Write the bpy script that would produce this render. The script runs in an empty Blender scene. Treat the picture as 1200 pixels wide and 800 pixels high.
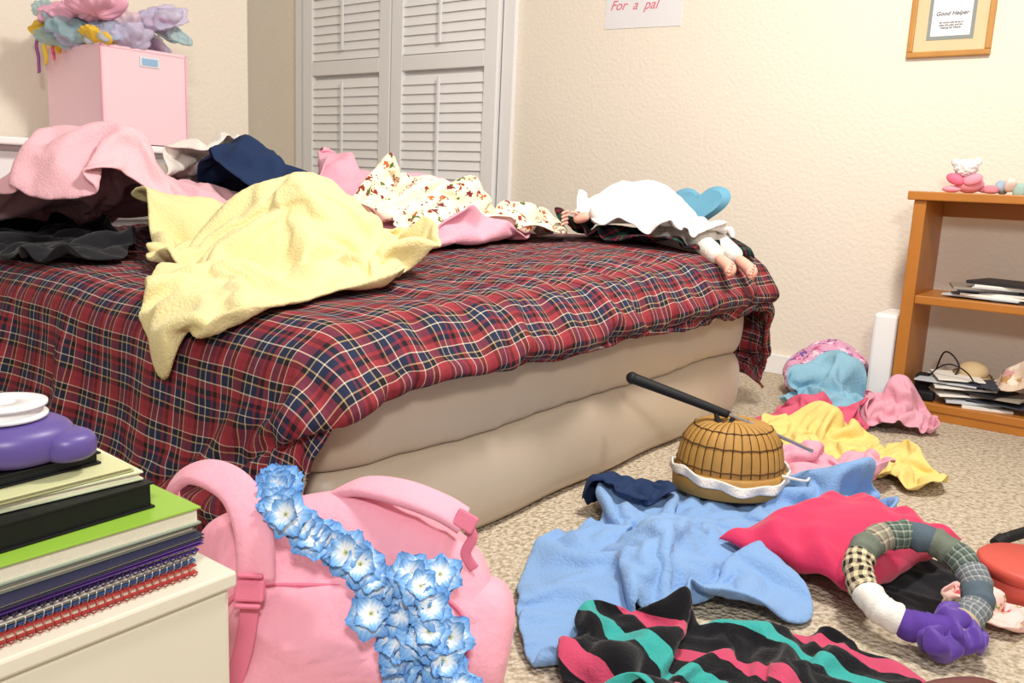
import bpy, math, random
import numpy as np
from mathutils import Vector, Matrix, geometry, Euler
PI=math.pi
sc=bpy.context.scene
try: sc.view_settings.view_transform='Standard'; sc.view_settings.look='None'
except Exception: pass
# ---------------------------------------------------------------- helpers
def lin(h):
    if isinstance(h,str):
        h=h.lstrip('#'); c=[int(h[i:i+2],16)/255 for i in (0,2,4)]
    else: c=h
    return tuple((x/12.92 if x<=.04045 else ((x+.055)/1.055)**2.4) for x in c)+(1.,)
def newmat(name):
    m=bpy.data.materials.new(name); m.use_nodes=True
    nt=m.node_tree; return m,nt,nt.nodes['Principled BSDF']
def N(nt,t,**k):
    n=nt.nodes.new(t)
    for a,b in k.items():
        if a in n.inputs.keys(): n.inputs[a].default_value=b
        else: setattr(n,a,b)
    return n
def mat(name,col,rough=.9,bs=300,bstr=.25,bdist=.002,sheen=0,var=.12,vs=6,metal=0,spec=.3,coat=0,alpha=1):
    m,nt,p=newmat(name); c=lin(col)
    tc=N(nt,'ShaderNodeTexCoord')
    n1=N(nt,'ShaderNodeTexNoise'); n1.inputs['Scale'].default_value=vs; n1.inputs['Detail'].default_value=5
    nt.links.new(tc.outputs['Object'],n1.inputs['Vector'])
    mx=N(nt,'ShaderNodeMixRGB'); mx.inputs[1].default_value=tuple(x*(1-var) for x in c[:3])+(1,); mx.inputs[2].default_value=tuple(min(1,x*(1+var)) for x in c[:3])+(1,)
    nt.links.new(n1.outputs['Fac'],mx.inputs[0]); nt.links.new(mx.outputs[0],p.inputs['Base Color'])
    p.inputs['Roughness'].default_value=rough; p.inputs['Metallic'].default_value=metal
    p.inputs['Specular IOR Level'].default_value=spec
    p.inputs['Sheen Weight'].default_value=sheen; p.inputs['Coat Weight'].default_value=coat
    p.inputs['Alpha'].default_value=alpha
    if bstr>0:
        n2=N(nt,'ShaderNodeTexNoise'); n2.inputs['Scale'].default_value=bs; n2.inputs['Detail'].default_value=3
        nt.links.new(tc.outputs['Object'],n2.inputs['Vector'])
        b=N(nt,'ShaderNodeBump'); b.inputs['Strength'].default_value=bstr; b.inputs['Distance'].default_value=bdist
        nt.links.new(n2.outputs['Fac'],b.inputs['Height']); nt.links.new(b.outputs[0],p.inputs['Normal'])
    return m
def ramp(nt,stops,interp='CONSTANT'):
    r=N(nt,'ShaderNodeValToRGB'); cr=r.color_ramp; cr.interpolation=interp
    while len(cr.elements)>1: cr.elements.remove(cr.elements[-1])
    cr.elements[0].position=stops[0][0]; cr.elements[0].color=lin(stops[0][1])
    for p,c in stops[1:]:
        e=cr.elements.new(p); e.color=lin(c)
    return r
def plaidmat(name,stopsU,stopsV,per,rough=.85):
    m,nt,p=newmat(name)
    uv=N(nt,'ShaderNodeUVMap'); sp=N(nt,'ShaderNodeSeparateXYZ'); nt.links.new(uv.outputs[0],sp.inputs[0])
    outs=[]
    for ax,st in ((0,stopsU),(1,stopsV)):
        mu=N(nt,'ShaderNodeMath',operation='MULTIPLY'); mu.inputs[1].default_value=1/per
        fr=N(nt,'ShaderNodeMath',operation='FRACT')
        nt.links.new(sp.outputs[ax],mu.inputs[0]); nt.links.new(mu.outputs[0],fr.inputs[0])
        r=ramp(nt,st); nt.links.new(fr.outputs[0],r.inputs[0]); outs.append(r)
    mx=N(nt,'ShaderNodeMixRGB'); mx.inputs[0].default_value=.5
    nt.links.new(outs[0].outputs[0],mx.inputs[1]); nt.links.new(outs[1].outputs[0],mx.inputs[2])
    nt.links.new(mx.outputs[0],p.inputs['Base Color']); p.inputs['Roughness'].default_value=rough
    p.inputs['Specular IOR Level'].default_value=.2
    n2=N(nt,'ShaderNodeTexNoise'); n2.inputs['Scale'].default_value=90; tc=N(nt,'ShaderNodeTexCoord'); nt.links.new(tc.outputs['Object'],n2.inputs['Vector'])
    b=N(nt,'ShaderNodeBump'); b.inputs['Strength'].default_value=.25; b.inputs['Distance'].default_value=.004
    nt.links.new(n2.outputs['Fac'],b.inputs['Height']); nt.links.new(b.outputs[0],p.inputs['Normal'])
    return m
def stripemat(name,stops,per,ax=0):
    m,nt,p=newmat(name)
    uv=N(nt,'ShaderNodeUVMap'); sp=N(nt,'ShaderNodeSeparateXYZ'); nt.links.new(uv.outputs[0],sp.inputs[0])
    mu=N(nt,'ShaderNodeMath',operation='MULTIPLY'); mu.inputs[1].default_value=1/per
    fr=N(nt,'ShaderNodeMath',operation='FRACT')
    nt.links.new(sp.outputs[ax],mu.inputs[0]); nt.links.new(mu.outputs[0],fr.inputs[0])
    r=ramp(nt,stops); nt.links.new(fr.outputs[0],r.inputs[0]); nt.links.new(r.outputs[0],p.inputs['Base Color'])
    p.inputs['Roughness'].default_value=.95; p.inputs['Specular IOR Level'].default_value=.15; p.inputs['Sheen Weight'].default_value=.15
    n2=N(nt,'ShaderNodeTexNoise'); n2.inputs['Scale'].default_value=220; tc=N(nt,'ShaderNodeTexCoord'); nt.links.new(tc.outputs['Object'],n2.inputs['Vector'])
    b=N(nt,'ShaderNodeBump'); b.inputs['Strength'].default_value=.5; b.inputs['Distance'].default_value=.003
    nt.links.new(n2.outputs['Fac'],b.inputs['Height']); nt.links.new(b.outputs[0],p.inputs['Normal'])
    return m
def spotmat(name,base,spots,scale=18,th=.28,coord='Object'):
    m,nt,p=newmat(name); tc=N(nt,'ShaderNodeTexCoord')
    nz_=N(nt,'ShaderNodeTexNoise'); nz_.inputs['Scale'].default_value=scale*2
    nt.links.new(tc.outputs[coord],nz_.inputs['Vector'])
    mxv=N(nt,'ShaderNodeMixRGB'); mxv.inputs[0].default_value=.06
    nt.links.new(tc.outputs[coord],mxv.inputs[1]); nt.links.new(nz_.outputs['Color'],mxv.inputs[2])
    v=N(nt,'ShaderNodeTexVoronoi'); v.inputs['Scale'].default_value=scale
    nt.links.new(mxv.outputs[0],v.inputs['Vector'])
    cr=ramp(nt,[(i/len(spots),s) for i,s in enumerate(spots)])
    sp=N(nt,'ShaderNodeSeparateColor'); nt.links.new(v.outputs['Color'],sp.inputs[0]); nt.links.new(sp.outputs[0],cr.inputs[0])
    lt=N(nt,'ShaderNodeMath',operation='LESS_THAN'); lt.inputs[1].default_value=th
    nt.links.new(v.outputs['Distance'],lt.inputs[0])
    mx=N(nt,'ShaderNodeMixRGB'); mx.inputs[1].default_value=lin(base)
    nt.links.new(lt.outputs[0],mx.inputs[0]); nt.links.new(cr.outputs[0],mx.inputs[2])
    nt.links.new(mx.outputs[0],p.inputs['Base Color']); p.inputs['Roughness'].default_value=.9; p.inputs['Specular IOR Level'].default_value=.2
    return m
def link(o,par=None):
    sc.collection.objects.link(o)
    if par is not None: o.parent=par
    return o
def empty(name,loc=(0,0,0)):
    e=bpy.data.objects.new(name,None); e.empty_display_size=.1; e.location=loc; sc.collection.objects.link(e)
    return e
def mesh(name,v,f,m=None,par=None,smooth=True,uv=None,sub=0,sol=0,bev=0,midx=None,smo=0):
    me=bpy.data.meshes.new(name); me.from_pydata([tuple(map(float,x)) for x in v],[],[tuple(int(i) for i in x) for x in f]); me.update()
    ms=m if isinstance(m,(list,tuple)) else [m]
    for q in ms:
        if q: me.materials.append(q)
    if midx is not None: me.polygons.foreach_set('material_index',midx)
    if smooth: me.polygons.foreach_set('use_smooth',[True]*len(me.polygons))
    if uv is not None:
        ul=me.uv_layers.new(name='UVMap'); li=np.zeros(len(me.loops),dtype=np.int32); me.loops.foreach_get('vertex_index',li)
        ul.data.foreach_set('uv',np.asarray(uv,dtype=np.float32)[li].ravel())
    o=bpy.data.objects.new(name,me); link(o,par)
    if par is not None: o.matrix_parent_inverse=Matrix.Translation(-par.location)
    if bev:
        b=o.modifiers.new('b','BEVEL'); b.width=bev; b.segments=2; b.limit_method='ANGLE'
    if smo:
        s=o.modifiers.new('sm','SMOOTH'); s.factor=.5; s.iterations=smo
    if sol:
        s=o.modifiers.new('s','SOLIDIFY'); s.thickness=sol; s.offset=0
    if sub:
        s=o.modifiers.new('u','SUBSURF'); s.levels=sub; s.render_levels=sub
    return o
BV=[(-1,-1,-1),(1,-1,-1),(1,1,-1),(-1,1,-1),(-1,-1,1),(1,-1,1),(1,1,1),(-1,1,1)]
BF=[(3,2,1,0),(4,5,6,7),(0,1,5,4),(1,2,6,5),(2,3,7,6),(3,0,4,7)]
def boxes(name,bl,m,par=None,bev=.002,smooth=False):
    v=[];f=[]
    for b in bl:
        c,s=Vector(b[0]),b[1]; R=Euler(b[2]).to_matrix() if len(b)>2 else Matrix.Identity(3)
        k=len(v)
        for q in BV: v.append(c+R@Vector((q[0]*s[0]/2,q[1]*s[1]/2,q[2]*s[2]/2)))
        f+= [tuple(i+k for i in q) for q in BF]
    return mesh(name,v,f,m,par,smooth=smooth,bev=bev)
def bx(x0,x1,y0,y1,z0,z1): return (((x0+x1)/2,(y0+y1)/2,(z0+z1)/2),(abs(x1-x0),abs(y1-y0),abs(z1-z0)))
def catmull(P,n,closed=False):
    P=np.array(P,float); m=len(P); out=[]
    segs=m if closed else m-1
    for i in range(segs):
        if closed: p0,p1,p2,p3=P[(i-1)%m],P[i],P[(i+1)%m],P[(i+2)%m]
        else: p0,p1,p2,p3=P[max(i-1,0)],P[i],P[i+1],P[min(i+2,m-1)]
        for k in range(n):
            t=k/n; out.append(.5*((2*p1)+(-p0+p2)*t+(2*p0-5*p1+4*p2-p3)*t*t+(-p0+3*p1-3*p2+p3)*t**3))
    if not closed: out.append(P[-1])
    return np.array(out)
def sweep(name,path,w,t,m,par=None,nrm=(0,0,1),n=8,closed=False,seg=14,e=.6,sub=0,taper=None):
    C=catmull(path,n,closed); L=len(C)
    if isinstance(nrm[0],(int,float)): NR=np.tile(np.array(nrm,float),(L,1))
    else: NR=catmull(nrm,n,closed)
    v=[];f=[]
    for i in range(L):
        if closed: T=C[(i+1)%L]-C[i-1]
        else: T=C[min(i+1,L-1)]-C[max(i-1,0)]
        T/=np.linalg.norm(T)+1e-9
        S=np.cross(T,NR[i]); S/=np.linalg.norm(S)+1e-9
        B=np.cross(S,T)
        k=taper(i/(L-1)) if taper else 1
        for j in range(seg):
            a=2*PI*j/seg; ca,sa=math.cos(a),math.sin(a)
            v.append(C[i]+S*w*k*math.copysign(abs(ca)**e,ca)+B*t*k*math.copysign(abs(sa)**e,sa))
    R=L if closed else L-1
    for i in range(R):
        for j in range(seg):
            a=i*seg+j;b=i*seg+(j+1)%seg;i2=(i+1)%L
            f.append((a,b,i2*seg+(j+1)%seg,i2*seg+j))
    if not closed:
        f.append(tuple(range(seg))[::-1]); f.append(tuple((L-1)*seg+j for j in range(seg)))
    return mesh(name,v,f,m,par,sub=sub)
def sphere(name,c,r,m,par=None,rot=(0,0,0),e=(1,1),nu=40,nv=24,fn=None,sub=0):
    if isinstance(r,(int,float)): r=(r,r,r)
    R=Euler(rot).to_matrix(); v=[];f=[]
    pw=lambda x,p: math.copysign(abs(x)**p,x)
    for i in range(nv+1):
        ph=-PI/2+PI*i/nv
        for j in range(nu):
            th=2*PI*j/nu
            p=Vector((r[0]*pw(math.cos(ph),e[0])*pw(math.cos(th),e[1]),r[1]*pw(math.cos(ph),e[0])*pw(math.sin(th),e[1]),r[2]*pw(math.sin(ph),e[0])))
            if fn: p=fn(p)
            v.append(Vector(c)+R@p)
    for i in range(nv):
        for j in range(nu):
            f.append((i*nu+j,i*nu+(j+1)%nu,(i+1)*nu+(j+1)%nu,(i+1)*nu+j))
    return mesh(name,v,f,m,par,sub=sub)
def lathe(name,prof,c,m,par=None,rot=(0,0,0),n=48,fn=None,sc2=(1,1)):
    R=Euler(rot).to_matrix(); v=[];f=[]
    for r,z in prof:
        for j in range(n):
            a=2*PI*j/n; k=fn(a,z) if fn else 1
            v.append(Vector(c)+R@Vector((r*k*sc2[0]*math.cos(a),r*k*sc2[1]*math.sin(a),z)))
    for i in range(len(prof)-1):
        for j in range(n): f.append((i*n+j,i*n+(j+1)%n,(i+1)*n+(j+1)%n,(i+1)*n+j))
    f.append(tuple(range(n))[::-1]); f.append(tuple((len(prof)-1)*n+j for j in range(n)))
    return mesh(name,v,f,m,par)
def nz(x,y,seed,fr,oc=6):
    r=np.random.RandomState(seed); s=0
    for k in range(oc):
        a=r.rand()*2*PI; q=fr*(.6+.8*r.rand()); s=s+np.sin((x*math.cos(a)+y*math.sin(a))*q*2*PI+r.rand()*6.28)
    return s/oc*1.6
# ---------------------------------------------------------------- camera
camd=bpy.data.cameras.new('camera'); cam=link(bpy.data.objects.new('camera',camd))
camd.lens=30; camd.sensor_width=36; camd.clip_start=.02
cam.location=(0,0,.75); cam.rotation_euler=tuple(math.radians(a) for a in (79.489,-2.556,37.474))
sc.camera=cam
# ---------------------------------------------------------------- materials
WALL=mat('wall_paint','#efe6d8',.85,60,.55,.006,var=.02,vs=2)
WHITE=mat('white_paint','#f2f2f3',.45,20,.03,var=.02,spec=.4)
def carpetmat():
    m,nt,p=newmat('carpet_beige'); tc=N(nt,'ShaderNodeTexCoord')
    v=N(nt,'ShaderNodeTexVoronoi'); v.inputs['Scale'].default_value=110; v.inputs['Randomness'].default_value=1
    n=N(nt,'ShaderNodeTexNoise'); n.inputs['Scale'].default_value=75; n.inputs['Detail'].default_value=6
    for q in (v,n): nt.links.new(tc.outputs['Object'],q.inputs['Vector'])
    r=ramp(nt,[(0,'#8f7c64'),(.4,'#baa992'),(.52,'#d5c7b2'),(1,'#ece3d3')],'LINEAR')
    nt.links.new(n.outputs['Fac'],r.inputs[0])
    r2=ramp(nt,[(0,'#ffffff'),(.6,'#f6f6f6'),(1,'#c4c4c4')],'LINEAR'); nt.links.new(v.outputs['Distance'],r2.inputs[0])
    mx=N(nt,'ShaderNodeMixRGB',blend_type='MULTIPLY'); mx.inputs[0].default_value=.7
    nt.links.new(r.outputs[0],mx.inputs[1]); nt.links.new(r2.outputs[0],mx.inputs[2])
    nt.links.new(mx.outputs[0],p.inputs['Base Color']); p.inputs['Roughness'].default_value=1; p.inputs['Specular IOR Level'].default_value=.05
    ad=N(nt,'ShaderNodeMath',operation='SUBTRACT'); nt.links.new(n.outputs['Fac'],ad.inputs[0]); nt.links.new(v.outputs['Distance'],ad.inputs[1])
    b=N(nt,'ShaderNodeBump'); b.inputs['Strength'].default_value=.75; b.inputs['Distance'].default_value=.010
    nt.links.new(ad.outputs[0],b.inputs['Height']); nt.links.new(b.outputs[0],p.inputs['Normal'])
    return m
CARPET=carpetmat()
# ---------------------------------------------------------------- room
YB=3.55
boxes('floor',[bx(-5.2,2.2,-1.2,YB+.1,-.1,0)],CARPET,bev=0)
boxes('wall_back',[bx(-5.2,2.2,YB,YB+.1,0,2.5)],WALL,bev=0)
boxes('wall_left',[bx(-5.2,-3.6,-1.2,2.59,0,2.5)],WALL,bev=.008)
boxes('baseboard_back',[bx(-2.72,2.2,YB-.015,YB,0,.08)],WHITE)
boxes('baseboard_left',[bx(-3.6,-3.585,-1.2,2.59,0,.08)],WHITE)
ct=[bx(-4.42,-4.33,YB-.03,YB,0,2.1),bx(-2.80,-2.72,YB-.03,YB,0,2.1),bx(-4.42,-2.72,YB-.03,YB,2.1,2.19)]
boxes('trim_closet',ct,WHITE,bev=.006)
SLAT=mat('louver_paint','#fafafb',.5,20,.02,var=.02)
DARK=mat('closet_gap','#c9c7c6',.9)
for i,(x0,x1) in enumerate(((-4.32,-3.575),(-3.565,-2.81))):
    d=empty('closet_door' if i==0 else 'closet_door.001',((x0+x1)/2,YB-.03,1))
    yc=YB-.035; sw=.085
    fr=[bx(x0,x0+sw,yc-.018,yc+.018,.02,2.08),bx(x1-sw,x1,yc-.018,yc+.018,.02,2.08)]
    for a,b in ((.02,.2),(1.33,1.41),(1.98,2.08)): fr.append(bx(x0+sw,x1-sw,yc-.018,yc+.018,a,b))
    boxes('frame',fr,WHITE,d,bev=.004)
    boxes('backing',[bx(x0+sw,x1-sw,yc+.012,yc+.016,.2,1.98)],DARK,d,bev=0)
    sl=[]
    for a,b in ((.2,1.33),(1.41,1.98)):
        z=a+.03
        while z<b-.01:
            sl.append((((x0+x1)/2,yc-.002,z),(x1-x0-2*sw,.054,.005),(math.radians(74),0,0))); z+=.050
    boxes('louvers',sl,SLAT,d,bev=.002)
    xm=(x0+x1)/2
    boxes('tilt_rod',[bx(xm-.009,xm+.009,yc-.042,yc-.03,.26,1.29),bx(xm-.009,xm+.009,yc-.042,yc-.03,1.46,1.95)],WHITE,d,bev=.003)
pn=empty('handwritten_note',(-2.02,YB,1.6))
PAPER=mat('paper_white','#e6e6ea',.8,40,.05,var=.02)
RED=mat('red_marker','#e0788c',.7,bstr=0)
boxes('paper',[((-2.02,YB-.002,1.60),(.39,.003,.27),(0,math.radians(1.5),0))],PAPER,pn,bev=0)
def text(name,body,loc,size,m,par,rot=(PI/2,0,0),ext=.0006,shear=0):
    cu=bpy.data.curves.new(name,'FONT'); cu.body=body; cu.size=size; cu.extrude=ext; cu.align_x='CENTER'; cu.align_y='CENTER'; cu.shear=shear
    cu.materials.append(m); o=link(bpy.data.objects.new(name,cu),par); o.location=Vector(loc)-par.location; o.rotation_euler=rot; return o
text('handwriting_1','Pls knock',(-2.03,YB-.0045,1.645),.055,RED,pn,shear=.25)
text('handwriting_2','For  a  pal',(-2.07,YB-.0045,1.565),.06,RED,pn,rot=(PI/2,.04,0),shear=.35)
fc=empty('framed_certificate',(-.737,YB,1.46))
OAK=mat('frame_oak','#c08a45',.4,40,.1,var=.15,vs=20,spec=.5)
x0,x1,z0,z1=-.877,-.597,1.275,1.63
boxes('frame',[bx(x0,x1,YB-.022,YB-.001,z0,z0+.02),bx(x0,x1,YB-.022,YB-.001,z1-.02,z1),bx(x0,x0+.02,YB-.022,YB-.001,z0+.02,z1-.02),bx(x1-.02,x1,YB-.022,YB-.001,z0+.02,z1-.02)],OAK,fc,bev=.004)
boxes('mat_board',[bx(x0+.02,x1-.02,YB-.012,YB-.008,z0+.02,z1-.02)],mat('mat_cream','#dcc7a0',.8),fc,bev=0)
boxes('certificate_border',[bx(x0+.062,x1-.062,YB-.014,YB-.012,z0+.06,z1-.13)],mat('cert_grey','#8f9594',.7,200,.1),fc,bev=0)
boxes('certificate',[bx(x0+.074,x1-.074,YB-.0155,YB-.014,z0+.072,z1-.142)],PAPER,fc,bev=0)
INK=mat('ink','#3c3f46',.7,bstr=0)
text('lettering','Good Helper',(-.737,YB-.0165,1.425),.020,INK,fc,shear=.3)
text('signature','for work well done in\nclass this year and for\nhelping her friends',(-.737,YB-.0165,1.385),.009,INK,fc)
# ---------------------------------------------------------------- air bed
BX0,BX1,BY0,BY1=-2.95,-1.075,.90,2.80
def rrect(x0,x1,y0,y1,r,off,n=10,side=40):
    pts=[]
    cs=[(x1-r,y0+r,-PI/2),(x1-r,y1-r,0),(x0+r,y1-r,PI/2),(x0+r,y0+r,PI)]
    for k,(cx,cy,a0) in enumerate(cs):
        for i in range(n+1):
            a=a0+PI/2*i/n; pts.append((cx+(r+off)*math.cos(a),cy+(r+off)*math.sin(a)))
        nx=cs[(k+1)%4]; a=a0+PI/2
        p=np.array([cx+(r+off)*math.cos(a),cy+(r+off)*math.sin(a)]); q=np.array([nx[0]+(r+off)*math.cos(nx[2]),nx[1]+(r+off)*math.sin(nx[2])])
        for i in range(1,side): pts.append(tuple(p+(q-p)*i/side))
    return pts
prof=[(-.10,.004),(-.03,.008)]
for zc,hh,b in ((.118,.11,.045),(.335,.11,.045)):
    for i in range(0,13):
        a=-PI/2+PI*i/12; prof.append((b*math.cos(a)**.7 if math.cos(a)>0 else 0,zc+hh*math.sin(a)))
prof+=[(-.06,.452),(-.2,.462)]
v=[];f=[];R=None
for o_,z in prof:
    ring=rrect(BX0,BX1,BY0,BY1,.14,o_-.04)
    R=len(ring)
    for k,(x,y) in enumerate(ring):
        dz=.004*math.sin(y*9+z*20)+.003*math.sin(x*11)
        pk=.003*math.sin(y*55)*(1 if .2<z<.26 else 0)
        v.append((x+.004*math.sin(y*14+z*9)+pk,y+.004*math.sin(x*14),max(.003,z+(dz if .02<z<.44 else 0))))
for i in range(len(prof)-1):
    for k in range(R): f.append((i*R+k,i*R+(k+1)%R,(i+1)*R+(k+1)%R,(i+1)*R+k))
f.append(tuple(range(R))[::-1]); f.append(tuple((len(prof)-1)*R+k for k in range(R)))
VINYL=mat('airbed_vinyl','#c0b09b',.42,500,.12,.0006,sheen=.2,var=.04,vs=3,spec=.45)
mesh('air_mattress',v,f,VINYL)
# ---------------------------------------------------------------- cloth simulation driver (runs here, result is frozen to plain meshes)
def simulate(name,V0,tri,col_v,col_f,pinw,frames,selfc,bend=1.,grow=0,tens=15,friction=30,outer=.004,rest=None,target=None,mass=.15,qual=5):
    me=bpy.data.meshes.new(name); me.from_pydata([tuple(map(float,q)) for q in V0],[],[tuple(int(i) for i in q) for q in tri]); me.update()
    o=bpy.data.objects.new(name+'_sim',me); sc.collection.objects.link(o)
    kb=None
    if rest is not None:
        o.shape_key_add(name='Basis')
        kt=o.shape_key_add(name='target'); kt.data.foreach_set('co',np.asarray(target,dtype=np.float32).ravel())
        kb=o.shape_key_add(name='rest'); kb.data.foreach_set('co',np.asarray(rest,dtype=np.float32).ravel()); kb.value=0
        kt.value=0; kt.keyframe_insert('value',frame=1); kt.value=1; kt.keyframe_insert('value',frame=int(frames*.7))
    cm=bpy.data.meshes.new('collider'); cm.from_pydata([tuple(map(float,q)) for q in col_v],[],col_f); co=bpy.data.objects.new('collider',cm); sc.collection.objects.link(co)
    co.modifiers.new('c','COLLISION'); co.collision.thickness_outer=outer; co.collision.cloth_friction=friction; co.collision.use_culling=False
    vg=o.vertex_groups.new(name='pin')
    for i,w in pinw.items():
        if w>0: vg.add([int(i)],float(w),'REPLACE')
    m=o.modifiers.new('cloth','CLOTH'); s=m.settings
    s.quality=qual; s.mass=mass; s.tension_stiffness=tens; s.compression_stiffness=tens; s.shear_stiffness=5; s.bending_stiffness=bend
    s.tension_damping=10; s.compression_damping=10; s.shear_damping=8; s.air_damping=1.5
    s.vertex_group_mass='pin'; s.pin_stiffness=1
    if kb: s.rest_shape_key=kb
    c=m.collision_settings; c.distance_min=.004; c.use_self_collision=selfc; c.self_distance_min=.007; c.collision_quality=3
    if grow:
        s.shrink_min=0; s.keyframe_insert('shrink_min',frame=1); s.shrink_min=-grow; s.keyframe_insert('shrink_min',frame=max(2,int(frames*.6)))
    m.point_cache.frame_start=1; m.point_cache.frame_end=frames
    for f_ in range(1,frames+1): sc.frame_set(f_)
    dg=bpy.context.evaluated_depsgraph_get(); ev=o.evaluated_get(dg)
    n=len(ev.data.vertices); a=np.zeros(n*3); ev.data.vertices.foreach_get('co',a)
    bpy.data.objects.remove(o); bpy.data.objects.remove(co); sc.frame_set(1)
    a=a.reshape(-1,3); ref=np.asarray(V0 if target is None else target)
    bad=~np.isfinite(a).all(1)|(np.abs(a-ref)>.7).any(1)
    a[bad]=ref[bad]
    return a
# ---------------------------------------------------------------- duvet
DX0,DX1,DY0,DY1,DR=-2.92,-1.135,.965,2.73,.105
def sstep(a): a=np.clip(a,0,1); return a*a*(3-2*a)
def duvtop(x,y):
    return .505+.07*sstep((y-1.0)/1.6)*sstep((-.95-x)/.5+.35)+.008*nz(x,y,3,1.3)+.005*nz(x,y,5,4)
nx_,ny_=140,180
U=np.linspace(0,1,nx_); V=np.linspace(0,1,ny_)
uu,vv=np.meshgrid(U,V,indexing='ij')
Yf=DY0-.50+(DY1+.50-(DY0-.50))*vv
yk=np.clip((Yf-DY0)/(DY1-DY0),0,1)
ex=.155+.085*yk+.008*np.sin(Yf*9)+.003*np.sin(Yf*23)
Xf=-3.05+(DX1+ex+3.05)*uu
Yf=Yf+.012*np.sin(Xf*8)*(1-vv)*(vv<.5)
cx=np.clip(Xf,-9,DX1); cy=np.clip(Yf,DY0,DY1)
ox,oy=Xf-cx,Yf-cy; L=np.sqrt(ox**2+oy**2)+1e-9
dxn,dyn=ox/L,oy/L
arc=DR*PI/2
th=np.minimum(L,arc)/DR
out=DR*np.sin(th); drop=DR*(1-np.cos(th)); hang=np.maximum(L-arc,0)
ang=np.arctan2(dyn,dxn)
pleat=np.sin(Xf*17+2*np.sin(Xf*3))*.6+np.sin(Xf*41+1)*.25+np.sin(Yf*21)*.5*(np.abs(oy)<.02)
cornerfold=np.sin(ang*7)*1.0*((np.abs(dxn)>.05)&(np.abs(dyn)>.05))
top=duvtop(cx,cy)
pxx=Yf*1.0+.05*np.sin(Xf*9+Yf*3)
puck=(.006*np.sin(pxx*38+2.5*np.sin(Yf*5))+.004*np.sin(pxx*71+Xf*12))*np.exp(-((Xf-DX1+.05)/.17)**2)*(L<arc*1.2)
def duv(off,wr):
    outh=out+hang*.10+wr*((pleat+cornerfold)*.022*np.clip(hang*5,0,1)+.004*pleat*np.clip(L/arc,0,1))+off*np.sin(th)
    return np.stack([cx+dxn*outh,cy+dyn*outh,np.maximum(top-drop-hang+wr*puck+off*np.cos(th),.03)],-1).reshape(-1,3)
fs=[]
for i in range(nx_-1):
    for j in range(ny_-1):
        a=i*ny_+j; fs.append((a,a+ny_,a+ny_+1,a+1))
V0=duv(0,1)
hemI=[i*ny_+j for i in range(nx_) for j in range(ny_) if i==0 or j in (0,ny_-1)]
pw={i:.9 for i in hemI}
for i in [(nx_-1)*ny_+j for j in range(ny_)]: pw[i]=.35
try:
    VS=simulate('duv',V0,fs,duv(-.016,.8),fs,pw,14,False,bend=1.2,grow=.065,friction=15)
    if not np.isfinite(VS).all(): VS=V0
except Exception as e_:
    VS=V0
uvd=np.stack([Xf,Yf],-1).reshape(-1,2)
R_='#862d37';NV='#252c45';TN='#bda47c';WH='#e2d6c0';BK='#211b20';RD2='#93353d'
SU=[(0,R_),(.13,BK),(.20,TN),(.220,NV),(.33,WH),(.346,NV),(.45,R_),(.50,BK),(.57,RD2),(.66,WH),(.674,NV),(.80,TN),(.820,BK),(.90,WH),(.914,RD2)]
PLAID=plaidmat('tartan_flannel',SU,SU,.128)
mesh('plaid_comforter',VS,fs,PLAID,uv=uvd,sol=.014,sub=1)
# ---------------------------------------------------------------- heightfields for laying cloth
GX0,GY0,RES=-3.9,-.4,.01
GW,GH=500,460
gx=GX0+np.arange(GW)*RES; gy=GY0+np.arange(GH)*RES
GXX,GYY=np.meshgrid(gx,gy,indexing='ij')
c1=np.clip(GXX,-2.98,DX1);c2=np.clip(GYY,DY0,DY1)
Dd=np.sqrt((GXX-c1)**2+(GYY-c2)**2)
hb=duvtop(c1,c2)+.012
inb=np.where(Dd<DR,hb-DR*(1-np.sqrt(np.clip(1-(Dd/DR)**2,0,1))),0)
sl=np.clip(hb-DR-(Dd-DR)*6,0,9)*((Dd>=DR)&(Dd<DR+.08))
MAPS={'bed':np.maximum(inb,sl),'floor':np.zeros((GW,GH))}
def samp(Hm,x,y):
    fx=np.clip((x-GX0)/RES,0,GW-1.01); fy=np.clip((y-GY0)/RES,0,GH-1.01)
    i=fx.astype(int); j=fy.astype(int); a=fx-i; b=fy-j
    return (Hm[i,j]*(1-a)+Hm[i+1,j]*a)*(1-b)+(Hm[i,j+1]*(1-a)+Hm[i+1,j+1]*a)*b
def splat(HF,p,tri):
    q=[p,(p[tri[:,0]]+p[tri[:,1]]+p[tri[:,2]])/3,(p[tri[:,0]]+p[tri[:,1]])/2,(p[tri[:,1]]+p[tri[:,2]])/2]
    q=np.concatenate(q); i=np.clip(((q[:,0]-GX0)/RES+.5).astype(int),1,GW-2); j=np.clip(((q[:,1]-GY0)/RES+.5).astype(int),1,GH-2)
    for a in (0,1,-1):
        for b in (0,1,-1):
            np.maximum.at(HF,(i+a,j+b),q[:,2]+.003 if (a==0 and b==0) else q[:,2]-.002)
t3=np.array([(a,b,c) for a,b,c,d in fs])
tmp=np.zeros((GW,GH)); splat(tmp,VS+np.array([0,0,.009]),t3)
MAPS['bed']=np.maximum(MAPS['bed']-.01,np.where(inb>0,tmp,0))
def hill(x,y,rx,ry,h,rot=0,p=2.):
    c,s=math.cos(rot),math.sin(rot)
    X_=(GXX-x)*c+(GYY-y)*s; Y_=-(GXX-x)*s+(GYY-y)*c
    d=np.sqrt((X_/rx)**2+(Y_/ry)**2)*(1+.15*nz(GXX,GYY,int(abs(x*97+y*31)),2.2))
    return h*np.clip(1-d**p,0,1)
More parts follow.
